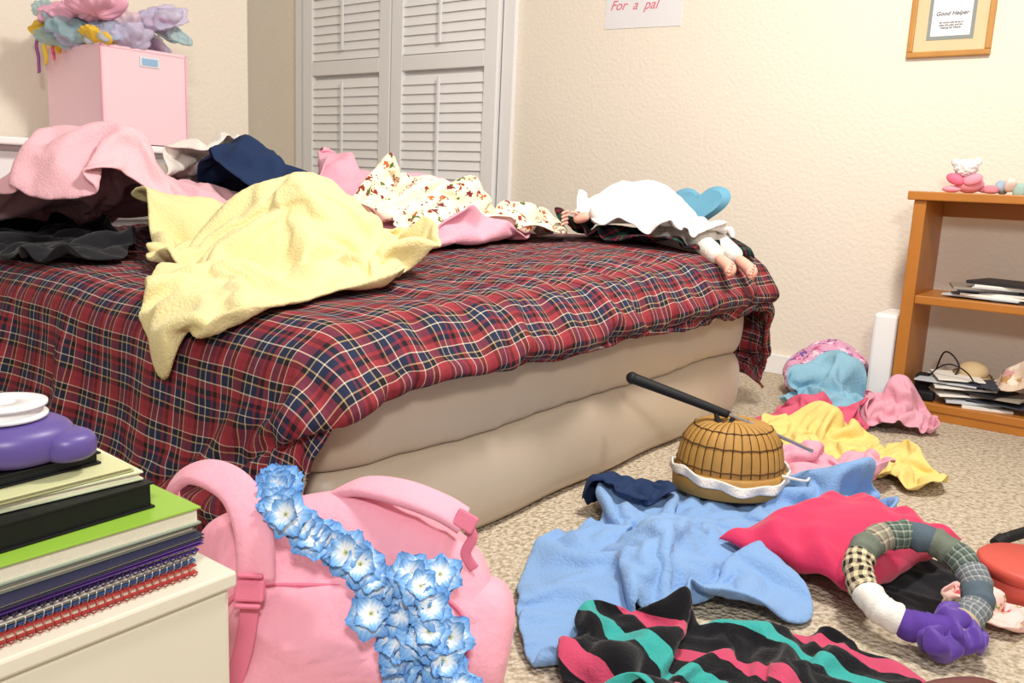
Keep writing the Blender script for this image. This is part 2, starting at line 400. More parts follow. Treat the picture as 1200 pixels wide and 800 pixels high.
def inpoly(P,x,y):
    r=np.zeros(len(x),bool); n=len(P)
    for i in range(n):
        x1,y1=P[i];x2,y2=P[(i+1)%n]
        c=((y1>y)!=(y2>y))&(x<(x2-x1)*(y-y1)/(y2-y1+1e-12)+x1); r^=c
    return r
def cloth(name,poly,m,on='floor',s=1.5,ps=.12,bend=.4,sp=.019,hills=(),frames=28,seed=1,lift=.02,jit=.03,an=0.,asp=1.25,thick=.005,clampx=None):
    """a flat sheet larger than its final footprint is pulled together at scattered points and collapses into folds"""
    rs=np.random.RandomState(seed); HF=MAPS[on]
    B=catmull(poly,10,True)
    c=B.mean(0); ca,sa=math.cos(an),math.sin(an); Rm=np.array([[ca,sa],[-sa,ca]]); S=np.diag([s*asp**.5,s/asp**.5]); Si=np.linalg.inv(S)
    big=lambda P:((P-c)@Rm.T@S@Rm)+c
    inv=lambda P:((P-c)@Rm.T@Si@Rm)+c
    BB=big(B)
    seg=np.linalg.norm(np.roll(BB,-1,0)-BB,axis=1); cum=np.concatenate([[0],np.cumsum(seg)]); tot=cum[-1]; nb=max(12,int(tot/sp))
    Bc=np.vstack([BB,BB[:1]]); t=np.arange(nb)/nb*tot
    BB=np.stack([np.interp(t,cum,Bc[:,0]),np.interp(t,cum,Bc[:,1])],1)
    mn,mx_=BB.min(0),BB.max(0); pts=[]; y=mn[1];row=0
    while y<mx_[1]:
        xs=np.arange(mn[0]+(row%2)*sp/2,mx_[0],sp); pts.append(np.stack([xs,np.full(len(xs),y)],1)); y+=sp*.866; row+=1
    G=np.concatenate(pts); G=G[inpoly(BB,G[:,0],G[:,1])]
    d=np.min(np.linalg.norm(G[:,None,:]-BB[None],axis=2),axis=1); G=G[d>sp*.55]; G+=rs.randn(*G.shape)*sp*.08
    r=geometry.delaunay_2d_cdt([Vector(q) for q in np.vstack([BB,G])],[],[list(range(nb))],1,1e-6)
    P2=np.array([tuple(q) for q in r[0]]); tri=np.array([list(q) for q in r[2] if len(q)==3])
    Hm=HF.copy()
    for h_ in hills: Hm=Hm+hill(*h_)
    T2=inv(P2); pins=[]
    for i in rs.permutation(len(P2)):
        if not pins or ((T2[pins]-T2[i])**2).sum(1).min()>ps*ps: pins.append(int(i))
    isb=np.zeros(len(P2),bool); isb[:nb]=True
    tgt=np.zeros((len(P2),3)); w=np.where(isb,0,1.)
    tgt[:,0]=T2[:,0]+w*jit*nz(T2[:,0],T2[:,1],seed+5,3); tgt[:,1]=T2[:,1]+w*jit*nz(T2[:,0],T2[:,1],seed+6,3)
    tgt[:,2]=samp(Hm,tgt[:,0],tgt[:,1])+.012+w*lift*rs.rand(len(P2))
    z0=np.maximum(samp(Hm,P2[:,0],P2[:,1]),samp(Hm,T2[:,0],T2[:,1]))+.03+.01*nz(P2[:,0],P2[:,1],seed,3)
    basis=np.stack([P2[:,0],P2[:,1],z0],1); rest=np.stack([P2[:,0],P2[:,1],P2[:,0]*0],1)
    xs=np.arange(mn[0]-.1,mx_[0]+.1,.016); ys=np.arange(mn[1]-.1,mx_[1]+.1,.016)
    XX,YY=np.meshgrid(xs,ys,indexing='ij'); ZZ=samp(Hm,XX,YY); m2=len(ys)
    cv=np.stack([XX,YY,ZZ],-1).reshape(-1,3); cf=[(i*m2+j,(i+1)*m2+j,(i+1)*m2+j+1,i*m2+j+1) for i in range(len(xs)-1) for j in range(m2-1)]
    q=simulate(name,basis,tri,cv,cf,{i:1. for i in pins},frames,True,bend=bend,friction=10,rest=rest,target=tgt,mass=.2)
    q[:,2]=np.maximum(q[:,2],samp(HF,q[:,0],q[:,1])+.002)
    if clampx is not None: q[:,0]=np.maximum(q[:,0],clampx+.02*(q[:,2]))
    splat(HF,q,tri)
    return mesh(name,q,tri,m,None,uv=P2,sol=thick,sub=1,smo=1)
# fabric mats
YEL=mat('fleece_yellow','#e4d69f',1,180,.7,.004,sheen=.12,var=.05)
PINK=mat('fleece_pink','#eeb8c3',1,180,.6,.004,sheen=.12,var=.05)
PINK2=mat('fleece_rose','#e5a5b8',1,180,.6,.004,sheen=.12,var=.06)
BLK=mat('fabric_black','#17171d',.95,200,.3,.002,sheen=.1)
WHT=mat('cotton_white','#e8e7e7',.9,200,.25,.002,var=.02)
CREAM=mat('knit_cream','#e8e2da',1,160,.7,.004,var=.05)
NAVY=mat('denim_navy','#1f3257',.9,300,.4,.002)
BLUE=mat('fleece_blue','#7fa3d2',1,180,.6,.004,sheen=.12,var=.05)
TEALB=mat('towel_aqua','#8fbcd2',1,160,.7,.004,var=.06)
YEL2=mat('jersey_yellow','#e5cf82',.95,200,.3,.002,var=.05)
HOT=mat('satin_magenta','#cc2c59',.7,160,.35,.002,sheen=.2,var=.05,spec=.3)
REDP=mat('terry_red','#d8627f',1,160,.5,.003)
FLOR=spotmat('floral_print','#f2e8d0',['#8a3b2a','#b9683a','#5d6b34','#f4ead2','#7b2f3b'],30,.38)
PURF=spotmat('purple_floral','#dba2c0',['#8e4a8a','#c75b8b','#f0d2df','#7a5aa0'],34,.45)
DPL=plaidmat('dark_plaid',[(0,'#10131c'),(.3,'#7c1c24'),(.45,'#10131c'),(.6,'#24503e'),(.8,'#10131c')],[(0,'#10131c'),(.4,'#7c1c24'),(.5,'#14202e'),(.75,'#24503e'),(.9,'#10131c')],.06)
STR=stripemat('striped_knit',[(0,'#15151a'),(.22,'#3aa19c'),(.4,'#15151a'),(.62,'#c04868'),(.8,'#15151a')],.21,1)
# ------------------------------ bed clutter
cloth('black_garment',[(-2.02,.93),(-2.2,.90),(-2.6,.92),(-2.85,1.0),(-2.8,1.35),(-2.5,1.35),(-2.2,1.22),(-2.04,1.08)],BLK,'bed',1.35,.13,.5,.026,seed=3)
cloth('pink_fleece_blanket',[(-2.22,1.24),(-2.28,1.06),(-2.55,.98),(-2.85,1.0),(-2.9,1.4),(-2.85,1.75),(-2.55,1.80),(-2.32,1.70),(-2.18,1.45)],PINK,'bed',1.45,.21,2,.025,[(-2.42,1.22,.28,.26,.27),(-2.6,1.58,.30,.25,.14)],30,9,.06,thick=.009)
cloth('navy_jeans',[(-2.7,1.75),(-2.4,1.66),(-2.20,1.86),(-2.26,2.12),(-2.66,2.12)],NAVY,'bed',1.3,.15,1,.026,[(-2.46,1.86,.32,.28,.16)],24,7,thick=.006)
cloth('cream_sweater',[(-2.88,1.58),(-2.75,1.52),(-2.64,1.62),(-2.57,1.70),(-2.58,1.84),(-2.7,1.90),(-2.88,1.80)],CREAM,'bed',1.6,.09,.3,.020,[(-2.74,1.70,.18,.16,.03)],seed=9,thick=.006)
cloth('rose_fleece_throw',[(-2.42,2.12),(-2.35,2.4),(-2.1,2.64),(-1.85,2.55),(-1.66,2.15),(-1.58,1.88),(-1.85,1.68),(-2.15,1.80)],PINK2,'bed',1.3,.18,1.5,.026,[(-2.15,2.15,.36,.36,.13)],26,11,.03,thick=.008)
cloth('floral_sheet',[(-2.10,1.95),(-1.98,2.22),(-1.83,2.44),(-1.68,2.50),(-1.60,2.3),(-1.70,2.1),(-1.70,1.95),(-1.85,1.85),(-2.0,1.82)],FLOR,'bed',1.45,.11,.4,.020,[],seed=13,lift=.012)
cloth('yellow_fleece_blanket',[(-1.90,1.12),(-2.00,1.32),(-1.98,1.52),(-1.82,1.66),(-1.58,1.66),(-1.43,1.52),(-1.36,1.30),(-1.41,1.14),(-1.34,.99),(-1.38,.885),(-1.48,.855),(-1.58,.93),(-1.72,1.06)],YEL,'bed',1.5,.19,2,.019,[(-1.76,1.40,.28,.25,.18)],32,5,.035,thick=.010)
cloth('dark_plaid_shirt',[(-1.66,2.40),(-1.68,2.60),(-1.4,2.72),(-1.12,2.70),(-1.05,2.57),(-1.10,2.40),(-1.25,2.32),(-1.5,2.32)],DPL,'bed',1.2,.12,.4,.024,seed=17,frames=24,lift=.005)
cloth('white_shirt',[(-1.56,2.44),(-1.54,2.6),(-1.35,2.70),(-1.21,2.66),(-1.12,2.52),(-1.12,2.42),(-1.2,2.36),(-1.45,2.36)],WHT,'bed',1.6,.11,.3,.017,[(-1.40,2.52,.20,.16,.12),(-1.18,2.47,.12,.12,.03)],30,7)
# ------------------------------ floor clutter (back to front)
cloth('purple_floral_garment',[(-1.0,3.12),(-1.08,3.22),(-1.1,3.35),(-.95,3.44),(-.86,3.4),(-.84,3.2),(-.90,3.10)],PURF,'floor',1.5,.10,.3,.020,[(-.95,3.28,.15,.18,.20)],seed=21)
cloth('aqua_towel',[(-.98,2.96),(-1.0,3.08),(-.88,3.18),(-.72,3.15),(-.64,3.05),(-.72,2.93),(-.86,2.90)],TEALB,'floor',1.55,.10,.3,.019,[(-.86,3.04,.16,.13,.05)],seed=23)
cloth('pink_hooded_top',[(-.74,2.88),(-.72,3.05),(-.6,3.10),(-.50,3.02),(-.56,2.92)],PINK2,'floor',1.6,.08,.3,.017,[(-.64,2.97,.1,.1,.03)],seed=25,lift=.03)
cloth('red_terry_robe',[(-.95,2.56),(-.96,2.74),(-.93,2.86),(-.84,2.92),(-.72,2.88),(-.74,2.72),(-.86,2.62)],REDP,'floor',1.55,.09,.3,.019,[(-.86,2.76,.10,.12,.05)],seed=27,lift=.03,clampx=-.99)
cloth('yellow_jersey_shirt',[(-.93,2.32),(-.92,2.52),(-.78,2.68),(-.62,2.66),(-.48,2.54),(-.39,2.42),(-.44,2.34),(-.58,2.40),(-.72,2.34),(-.84,2.26)],YEL2,'floor',1.6,.10,.3,.018,[(-.8,2.47,.14,.12,.01)],seed=11,clampx=-.99,lift=.012)
cloth('pink_shirt',[(-.80,2.06),(-.76,2.26),(-.6,2.38),(-.50,2.33),(-.54,2.18),(-.66,2.06)],PINK2,'floor',1.6,.09,.3,.018,[(-.65,2.24,.1,.1,.03)],seed=31,lift=.03)
cloth('blue_fleece_blanket',[(-.90,1.50),(-.88,1.72),(-.78,1.90),(-.6,2.08),(-.42,2.08),(-.44,1.85),(-.58,1.62),(-.48,1.52),(-.46,1.43),(-.60,1.32),(-.68,1.24),(-.63,1.12),(-.66,1.04),(-.74,1.09),(-.82,1.20),(-.87,1.34)],BLUE,'floor',1.5,.14,1,.019,[(-.74,1.5,.2,.26,.03)],30,3,.035,thick=.008,clampx=-1.0)
cloth('navy_sock_pile',[(-.97,1.60),(-.98,1.72),(-.92,1.80),(-.84,1.73),(-.87,1.61)],NAVY,'floor',1.5,.06,.2,.015,[],24,33,.01,clampx=-.99)
cloth('black_leggings',[(-.36,1.66),(-.3,1.88),(-.20,1.82),(-.24,1.62),(-.30,1.54)],BLK,'floor',1.3,.1,.3,.02,seed=37,frames=22)
cloth('striped_sweater',[(-.66,1.06),(-.67,1.17),(-.56,1.27),(-.44,1.31),(-.38,1.40),(-.28,1.39),(-.20,1.32),(-.22,1.18),(-.38,1.02),(-.54,.96)],STR,'floor',1.4,.12,.4,.018,[],30,11,.008)
# ------------------------------ magenta pillow
def pillow(name,A,B,C,D,th,m):
    A,B,C,D=[np.array(q,float) for q in (A,B,C,D)]
    n=36; v=[];f=[];idx={}
    for s in (1,-1):
        for i in range(n+1):
            for j in range(n+1):
                a,b=i/n,j/n
                p=(A*(1-a)+D*a)*(1-b)+(B*(1-a)+C*a)*b
                c=(A+B+C+D)/4
                e=(4*a*(1-a))*(1-4*b*(1-b))+(4*b*(1-b))*(1-4*a*(1-a))
                p=p+(c-p)*.09*e
                k=16*a*(1-a)*b*(1-b)
                h=k**.42*th
                wr=.009*math.sin(a*19+b*9+2*math.sin(b*7))*(1-k)*k**.3*2.2+.005*math.sin(b*31-a*11)*(1-k)*k**.3
                idx[(s,i,j)]=len(v); v.append((p[0],p[1],p[2]+s*h*(1 if s>0 else .55)+wr))
        for i in range(n):
            for j in range(n):
                q=(idx[(s,i,j)],idx[(s,i+1,j)],idx[(s,i+1,j+1)],idx[(s,i,j+1)]); f.append(q if s>0 else q[::-1])
    o=mesh(name,v,f,m,sub=1); w=o.modifiers.new('w','WELD'); w.merge_threshold=.0008
    o.modifiers.move(1,0); return o
pillow('magenta_pillow',(-.64,1.56,.06),(-.50,1.90,.10),(-.24,1.90,.07),(-.33,1.53,.055),.06,HOT)
# ------------------------------ basket purse
bp_=empty('bamboo_basket_purse',(-.77,1.93,.05))
BAM=mat('bamboo','#ac8243',.6,60,.3,.002,var=.30,vs=22,spec=.35)
BAMD=mat('bamboo_dark','#54381a',.7)
BC=Vector((-.77,1.93,.062)); BR=Euler((0,0,.64)).to_matrix()
def dome(a,s):
    th=s*PI/2; r=.128*math.cos(th)**.42 if s<1 else 0
    return r,.03+.118*math.sin(th)**1.05
prof=[(max(.001,dome(0,s)[0]*.975),dome(0,s)[1]-.002) for s in np.linspace(0,1,24)]
lathe('inner_shell',prof,BC,BAMD,bp_,sc2=(1,.85),rot=(0,0,.64))
v=[];f=[];ns=34
for k in range(ns):
    a0=2*PI*k/ns; hw=PI/ns*.88; b0=len(v); M_=20
    for i in range(M_+1):
        s=i/M_*.97; r,z=dome(0,s)
        for j,(t,o_) in enumerate(((-1,0),(-.6,.0012),(0,.0015),(.6,.0012),(1,0))):
            a=a0+hw*t; v.append(BC+BR@Vector(((r+o_)*math.cos(a),(r+o_)*.85*math.sin(a),z+o_*s)))
    for i in range(M_):
        for j in range(4): f.append((b0+i*5+j,b0+i*5+j+1,b0+(i+1)*5+j+1,b0+(i+1)*5+j))
mesh('bamboo_slats',v,f,BAM,bp_)
def ell(a,rx,ry,z):
    q=BC+BR@Vector((rx*math.cos(a),ry*math.sin(a),z)); return tuple(q)
for kk,s_ in enumerate((.10,.42,.70)):
    r,z=dome(0,s_); sweep('weave_band_%d'%kk,[ell(a,r+.002,(r+.002)*.85,z+.001*math.sin(17*a)) for a in np.linspace(0,2*PI,61)[:-1]],.0022,.0014,BAMD,bp_,closed=True,n=3,seg=8)
sphere('crown_disc',BC+Vector((0,0,.149)),(.035,.03,.005),BAM,bp_)
lathe('rim_band',[(.125,-.022),(.136,-.020),(.138,.028),(.126,.034)],BC,BAM,bp_,sc2=(1,.85),rot=(0,0,.64))
sweep('fabric_trim',[ell(a,.141,.121,.020+.012*math.sin(2*a+1)+.004*math.sin(9*a)) for a in np.linspace(0,2*PI,41)[:-1]],.012,.003,CREAM,bp_,closed=True,nrm=[tuple(BR@Vector((math.cos(a),math.sin(a),.3*math.sin(11*a)))) for a in np.linspace(0,2*PI,41)[:-1]])
sweep('drawstring',[(-.64,1.93,.10),(-.60,1.98,.085),(-.60,2.04,.08),(-.54,2.10,.075)],.003,.003,CREAM,bp_)
# ------------------------------ putter
pt=empty('golf_putter',(-.8,1.9,.23))
RUB=mat('rubber_grip','#17171a',.6,200,.2); CHR=mat('chrome','#c9ccd2',.15,bstr=0,metal=1)
sweep('grip',[(-.985,1.80,.297),(-.87,1.855,.260),(-.775,1.905,.227)],.012,.012,RUB,pt,e=1,taper=lambda t:1.15-.35*t)
sweep('shaft',[(-.78,1.902,.229),(-.70,1.95,.197),(-.60,2.01,.152)],.0045,.0045,CHR,pt,e=1)
sphere('grip_cap',(-.985,1.80,.297),.015,RUB,pt)
sweep('hook',[(-.80,1.89,.230),(-.79,1.885,.210),(-.77,1.90,.205),(-.765,1.91,.220)],.006,.006,RUB,pt,e=1)
# ------------------------------ wreath
wr=empty('fabric_wreath',(-.27,1.57,.07))
cols=['#7d8a86','#55636f','#8a8478','#3b3f36','#b7a98c','#ece7de','#5a3c96','#858f96','#6c7468']
wm=[mat('patch_%d'%i,c,.95,300,.5,.002,var=.30,vs=45) for i,c in enumerate(cols)]
wm[3]=plaidmat('check_patch',[(0,'#2b2622'),(.5,'#d9c9a6')],[(0,'#2b2622'),(.5,'#d9c9a6')],.016)
wm[0]=plaidmat('green_plaid_patch',[(0,'#56655d'),(.55,'#8f9a90'),(.8,'#37443e')],[(0,'#56655d'),(.5,'#a3aaa0'),(.75,'#37443e')],.014)
wm[7]=plaidmat('grey_plaid_patch',[(0,'#6f767c'),(.5,'#a9adb0'),(.8,'#4c5258')],[(0,'#6f767c'),(.6,'#a9adb0'),(.85,'#565c60')],.011)
wm[2]=plaidmat('tan_plaid_patch',[(0,'#8a8478'),(.5,'#b5aa93'),(.8,'#5e5a50')],[(0,'#8a8478'),(.6,'#c2b8a2'),(.85,'#5e5a50')],.018)
v=[];f=[];mi=[];uvw=[]; nu,nv2=176,20
Rw=Euler((math.radians(30),0,math.radians(25))).to_matrix()
WC=Vector((-.262,1.56,.098))
order=[7,0,8,1,0,2,8,3,3,5,5,6,6,4,7,1]
for i in range(nu):
    a=2*PI*i/nu
    for j in range(nv2):
        b=2*PI*j/nv2; rr=.026*(1+.04*math.sin(a*23+2*b)+.05*math.sin(a*13-b)-.12*(abs(math.sin(a*8))<.12))
        v.append(WC+Rw@Vector(((.097+rr*math.cos(b))*math.cos(a),(.097+rr*math.cos(b))*math.sin(a),rr*math.sin(b)))); uvw.append((a*.1,rr*abs(((b+.3)%(2*PI))-PI)))
for i in range(nu):
    for j in range(nv2):
        f.append((i*nv2+j,((i+1)%nu)*nv2+j,((i+1)%nu)*nv2+(j+1)%nv2,i*nv2+(j+1)%nv2)); mi.append(order[int(i/nu*16)])
mesh('ring',v,f,wm,wr,uv=uvw,midx=mi)
PURP=mat('satin_purple','#5b3a9b',.5,120,.3,.002,sheen=.2)
for k,(dx,dy,dz,rx,ro) in enumerate(((.03,.0,.0,.3,.3),(-.025,-.02,-.01,.8,2.4),(.01,.02,.012,.1,1.3),(.0,-.03,-.012,.5,.9))):
    sphere('bow_fold_%d'%k,(-.20+dx,1.505+dy,.05+dz),(.036,.030,.020),PURP,wr,rot=(rx,.3,ro),e=(.8,.8),fn=lambda p:Vector((p.x,p.y,p.z+.008*math.sin(p.x*170+p.y*90))))
# ------------------------------ red tin and others at right
tin=empty('red_round_tin',(-.16,1.86,.03))
REDT=mat('tin_coral','#c95448',.5,bstr=.05,spec=.4)
lathe('body',[(.085,0),(.09,.004),(.09,.05)],(-.12,1.88,.002),REDT,tin)
lathe('lid',[(.093,.042),(.094,.06),(.088,.066),(.01,.067)],(-.12,1.88,.002),REDT,tin)
cloth('floral_scarf',[(-.23,1.68),(-.2,1.75),(-.08,1.77),(-.02,1.72),(-.08,1.66),(-.17,1.63)],spotmat('scarf_floral','#efc9c4',['#c4565c','#e7d9b0','#8b9b5a','#efc9c4'],40,.35),'floor',1.4,.06,.2,.016,seed=41,frames=24)
st=empty('black_tripod_leg',(-.12,2.1,.05))
sweep('leg',[(-.19,2.08,.03),(-.10,2.2,.06),(.0,2.33,.09)],.012,.012,RUB,st,e=1)
sweep('foot',[(-.20,2.06,.02),(-.19,2.08,.03)],.016,.014,RUB,st,e=1)
SHOE=mat('brown_leather','#6b3c34',.5,150,.2,.001,spec=.5)
s=empty('brown_shoe',(-.17,1.30,.03)); c=(-.145,1.335,.028)
sphere('upper',c,(.085,.034,.026),SHOE,s,rot=(0,0,.9),e=(.8,.8),fn=lambda p:Vector((p.x,p.y*(1+1.5*p.x),p.z*(1-2*p.x))))
sphere('sole',(c[0],c[1],c[2]-.020),(.09,.038,.008),RUB,s,rot=(0,0,.9),e=(.4,.9))
# ------------------------------ baby doll
dl=empty('baby_doll',(-1.2,2.45,.6))
SKIN=mat('doll_vinyl','#ebb09d',.5,bstr=.05,spec=.4,var=.04)
def limb(name,pts,rad,m,par=dl):
    me=bpy.data.meshes.new(name); me.from_pydata([Vector(p)-par.location for p in pts],[(i,i+1) for i in range(len(pts)-1)],[])
    o=bpy.data.objects.new(name,me); link(o,par); me.materials.append(m)
    sk=o.modifiers.new('k','SKIN')
    for i,r_ in enumerate(rad): me.skin_vertices[0].data[i].radius=(r_,r_)
    me.skin_vertices[0].data[0].use_root=True
    s=o.modifiers.new('u','SUBSURF'); s.levels=2; s.render_levels=2
    o.modifiers['k'].use_smooth_shade=True
    return o
for k,(a,b) in enumerate((((-1.12,2.44,.590),(-1.0,2.37,.535)),((-1.1,2.52,.590),(-.975,2.47,.525)))):
    a=np.array(a);b=np.array(b); d=(b-a)
    limb('leg_%d'%k,[a-d*.8,a,a+d*.6],[.036,.034,.030],CREAM)
    limb('foot_%d'%k,[a+d*.5,b,b+np.array([.012,-.03,-.008]),b+np.array([.016,-.05,-.004])],[.017,.021,.02,.012],SKIN)
    for q in range(5):
        sphere('toe_%d_%d'%(k,q),b+np.array([.018+.002*q,-.056+.003*abs(q-1),-.014+.008*q]),.0065-.0006*q,SKIN,dl,nu=12,nv=8)
ha=np.array([-1.50,2.33,.65])
limb('sleeve',[(-1.32,2.45,.68),(-1.41,2.38,.675),(-1.48,2.34,.66)],[.042,.040,.034],WHT)
limb('palm',[(-1.47,2.335,.66),ha,ha+np.array([-.025,-.012,-.006])],[.016,.019,.017],SKIN)
for q in range(4):
    b=ha+np.array([-.035,-.02,-.016+.012*q]); limb('finger_%d'%q,[b,b+np.array([-.014,-.006,-.004]),b+np.array([-.018,-.016,-.010])],[.0055,.005,.004],SKIN)
limb('thumb',[ha+np.array([-.005,-.012,.012]),ha+np.array([-.012,-.028,.018]),ha+np.array([-.02,-.036,.016])],[.006,.0055,.0045],SKIN)
limb('torso',[(-1.1,2.48,.595),(-1.25,2.5,.62),(-1.36,2.52,.63)],[.05,.055,.05],CREAM)
# blue heart plush
v=[];f=[];n=60
for i in range(n):
    t=2*PI*i/n; hx=16*math.sin(t)**3; hz=13*math.cos(t)-5*math.cos(2*t)-2*math.cos(3*t)-math.cos(4*t)
    for j,(k,yy) in enumerate(((.80,-.02),(1,0),(.80,.02))): v.append((-1.32+hx*.0072*k,2.80+yy+hz*.001,.70+hz*.0055*k+.1*(hx*.0068)))
for i in range(n):
    for j in range(2): f.append((i*3+j,((i+1)%n)*3+j,((i+1)%n)*3+j+1,i*3+j+1))
f.append(tuple(i*3 for i in range(n))); f.append(tuple(i*3+2 for i in range(n))[::-1])
mesh('blue_heart_plush',v,f,mat('plush_blue','#6aa3bf',1,150,.4),bev=.004)
# ------------------------------ dresser + pink box + tulle
dr=empty('white_dresser',(-3.28,1.4,.4))
boxes('carcass',[bx(-3.57,-3.09,.92,1.90,0,.80)],WHITE,dr,bev=.004)
boxes('top',[bx(-3.58,-2.995,.90,1.92,.80,.825)],WHITE,dr,bev=.006)
boxes('drawer_fronts',[bx(-3.09,-3.075,.94+.49*i,1.40+.49*i,.05+.25*j,.28+.25*j) for i in range(2) for j in range(3)],WHITE,dr,bev=.004)
pb=empty('pink_storage_box',(-3.2,1.72,1))
PBX=mat('canvas_pink','#f1cdd7',.85,300,.25,.001,var=.03)
bxl=[bx(-3.40,-3.392,1.56,1.88,.828,1.16),bx(-3.008,-3.0,1.56,1.88,.828,1.16),bx(-3.392,-3.008,1.56,1.568,.828,1.16),bx(-3.392,-3.008,1.872,1.88,.828,1.16),bx(-3.392,-3.008,1.568,1.872,.828,.836),bx(-3.404,-2.997,1.557,1.883,1.15,1.162)]
boxes('box',bxl,PBX,pb,bev=.003)
boxes('piping',[bx(-3.003,-2.997,1.557,1.562,.83,1.16),bx(-3.003,-2.997,1.878,1.883,.83,1.16)],mat('piping_rose','#e9adc0',.8),pb,bev=0)
boxes('label_frame',[bx(-2.999,-2.996,1.70,1.775,1.10,1.135)],mat('label_metal','#d8dde2',.4),pb,bev=.001)
boxes('label_card',[bx(-2.996,-2.994,1.708,1.767,1.106,1.129)],mat('label_blue','#8fb4d6',.6),pb,bev=0)
tl=empty('tulle_tutu_pile',(-3.2,1.68,1.2))
rs=random.Random(4)
tcols=['#d9d2ee','#f3b6cf','#a6cdd6','#efeaf6','#f0c93e','#bccbe8','#f2b0ca','#d3cbea','#f6d8e6']
tmats=[mat('tulle_%d'%k,c,.8,400,.3,.002,alpha=.55 if k not in (1,4) else .85) for k,c in enumerate(tcols)]
for k in range(34):
    c=(-3.2+rs.uniform(-.20,.19),1.72+rs.uniform(-.18,.18),1.17+rs.uniform(0,.12)); R0=rs.uniform(.042,.07)
    ph=[rs.uniform(0,6) for _ in range(6)]; fx=[rs.uniform(35,75) for _ in range(3)]
    def fn(p,ph=ph,fx=fx):
        s=1+.16*math.sin(p.x*fx[0]*1.5+ph[0])*math.sin(p.y*fx[1]*1.5+ph[1])+.13*math.sin(p.z*fx[2]*2.2+p.x*90+ph[2])+.05*math.sin(math.atan2(p.y,p.x)*17+ph[3]+p.z*90)
        return Vector((p.x*s,p.y*s,p.z*s))
    sphere('ruffle_%d'%k,c,(R0*1.35,R0*1.2,R0*.5),tmats[k%9],tl,rot=(rs.uniform(-.5,.5),rs.uniform(-.5,.5),rs.uniform(0,3)),fn=fn,nu=90,nv=36)
for k,(w_,cc) in enumerate(((.012,'#8f3f8a'),(.014,'#f0c41f'),(.01,'#d8407c'))):
    sweep('ribbon_%d'%k,[(-3.30+.05*k,1.62,1.19),(-3.38+.06*k,1.53,1.19),(-3.38+.06*k,1.525,1.12),(-3.37+.06*k,1.52,1.07+.03*k)],w_,.002,mat('ribbon_m%d'%k,cc,.4,bstr=0),tl,nrm=(0,1,0))
# ------------------------------ bookshelf
bs=empty('wooden_bookshelf',(-.2,3.35,.4))
WOOD=mat('honey_oak','#b5732c',.4,30,.12,.002,var=.18,vs=9,spec=.5)
SX0,SX1,SY0,SY1=-.71,.32,3.2,3.5
boxes('side_panels',[bx(SX0,SX0+.04,SY0,SY1,0,.755),bx(SX1-.04,SX1,SY0,SY1,0,.755)],WOOD,bs,bev=.003)
boxes('shelves',[bx(SX0-.02,SX1+.02,SY0-.015,SY1,.755,.785),bx(SX0+.04,SX1-.04,SY0+.005,SY1,.40,.43),bx(SX0+.04,SX1-.04,SY0+.005,SY1,.03,.06)],WOOD,bs,bev=.004)
boxes('face_rails',[bx(SX0+.04,SX1-.04,SY0+.01,SY0+.03,0,.03),bx(SX0+.04,SX1-.04,SY1-.02,SY1,.70,.755)],WOOD,bs,bev=.002)
bk=empty('paper_and_book_pile',(-.4,3.3,.46))
bcol=['#2c2b2e','#e9e6e0','#c7ccd2','#3a3f4c','#f0ede6','#9b9186']
rs=random.Random(8); bm=[mat('cover_%d'%i,c,.6,bstr=.05) for i,c in enumerate(bcol)]
z=.43
for k in range(9):
    t=rs.uniform(.005,.012); boxes('book_%d'%k,[((-.44+rs.uniform(-.06,.09),3.33,z+t/2),(rs.uniform(.18,.24),.19,t),(0,0,rs.uniform(-.25,.25)))],bm[(k*2+k//3)%6],bk,bev=.001); z+=t
lp=empty('loose_paper_stack',(-.4,3.3,.08)); z=.062
for k in range(10):
    t=.004+.006*rs.random(); boxes('sheet_%d'%k,[((-.42+rs.uniform(-.12,.12),3.31,z+t/2),(rs.uniform(.14,.22),.16,t),(rs.uniform(0,.04),rs.uniform(-.04,.04),rs.uniform(-.6,.6)))],bm[(k+1)%6],lp,bev=.001); z+=t+.003
ch=empty('power_cable',(-.55,3.3,.1))
sweep('cord',[(-.62,3.42,.068),(-.58,3.36,.22),(-.52,3.33,.18),(-.55,3.29,.10),(-.46,3.24,.15),(-.42,3.25,.13)],.003,.003,RUB,ch,e=1)
sweep('cord_2',[(-.64,3.40,.068),(-.60,3.30,.15),(-.54,3.24,.20),(-.48,3.24,.18),(-.44,3.23,.13)],.0025,.0025,RUB,ch,e=1)
sphere('adapter',(-.60,3.24,.078),(.03,.02,.016),RUB,ch,e=(.3,.3))
sphere('adapter_2',(-.63,3.33,.10),(.024,.03,.04),RUB,ch,e=(.3,.3))
sphere('straw_hat',(-.48,3.37,.165),(.05,.045,.035),mat('straw','#cdb48c',.9,150,.5),rot=(.2,.1,0),fn=lambda p:Vector((p.x*(1.4 if p.z<-.01 else 1),p.y*(1.4 if p.z<-.01 else 1),max(p.z,-.012))))
MAPS['shelf']=np.full((GW,GH),.12)
cloth('toy_cloth_heap',[(-.38,3.26),(-.40,3.34),(-.3,3.42),(-.12,3.38),(-.12,3.28),(-.26,3.25)],spotmat('toy_heap','#d9c3ae',['#cc9999','#e8dccb','#7f8a92','#b98f5a'],26,.45),'shelf',1.4,.08,.3,.02,[(-.27,3.33,.14,.10,.10)],22,51)
ty=empty('plush_dog_toy',(-.56,3.28,.8))
FUZ=mat('plush_white','#f3f0ee',1,90,1,.01); PKT=mat('toy_pink','#ee9fb2',.6,80,.3)
fz=lambda p:p*(1+.16*math.sin(p.x*300)*math.sin(p.y*280+1)*math.sin(p.z*310))
sphere('body',(-.56,3.28,.815),(.045,.035,.03),PKT,ty)
sphere('head',(-.575,3.27,.868),(.036,.032,.030),FUZ,ty,fn=fz)
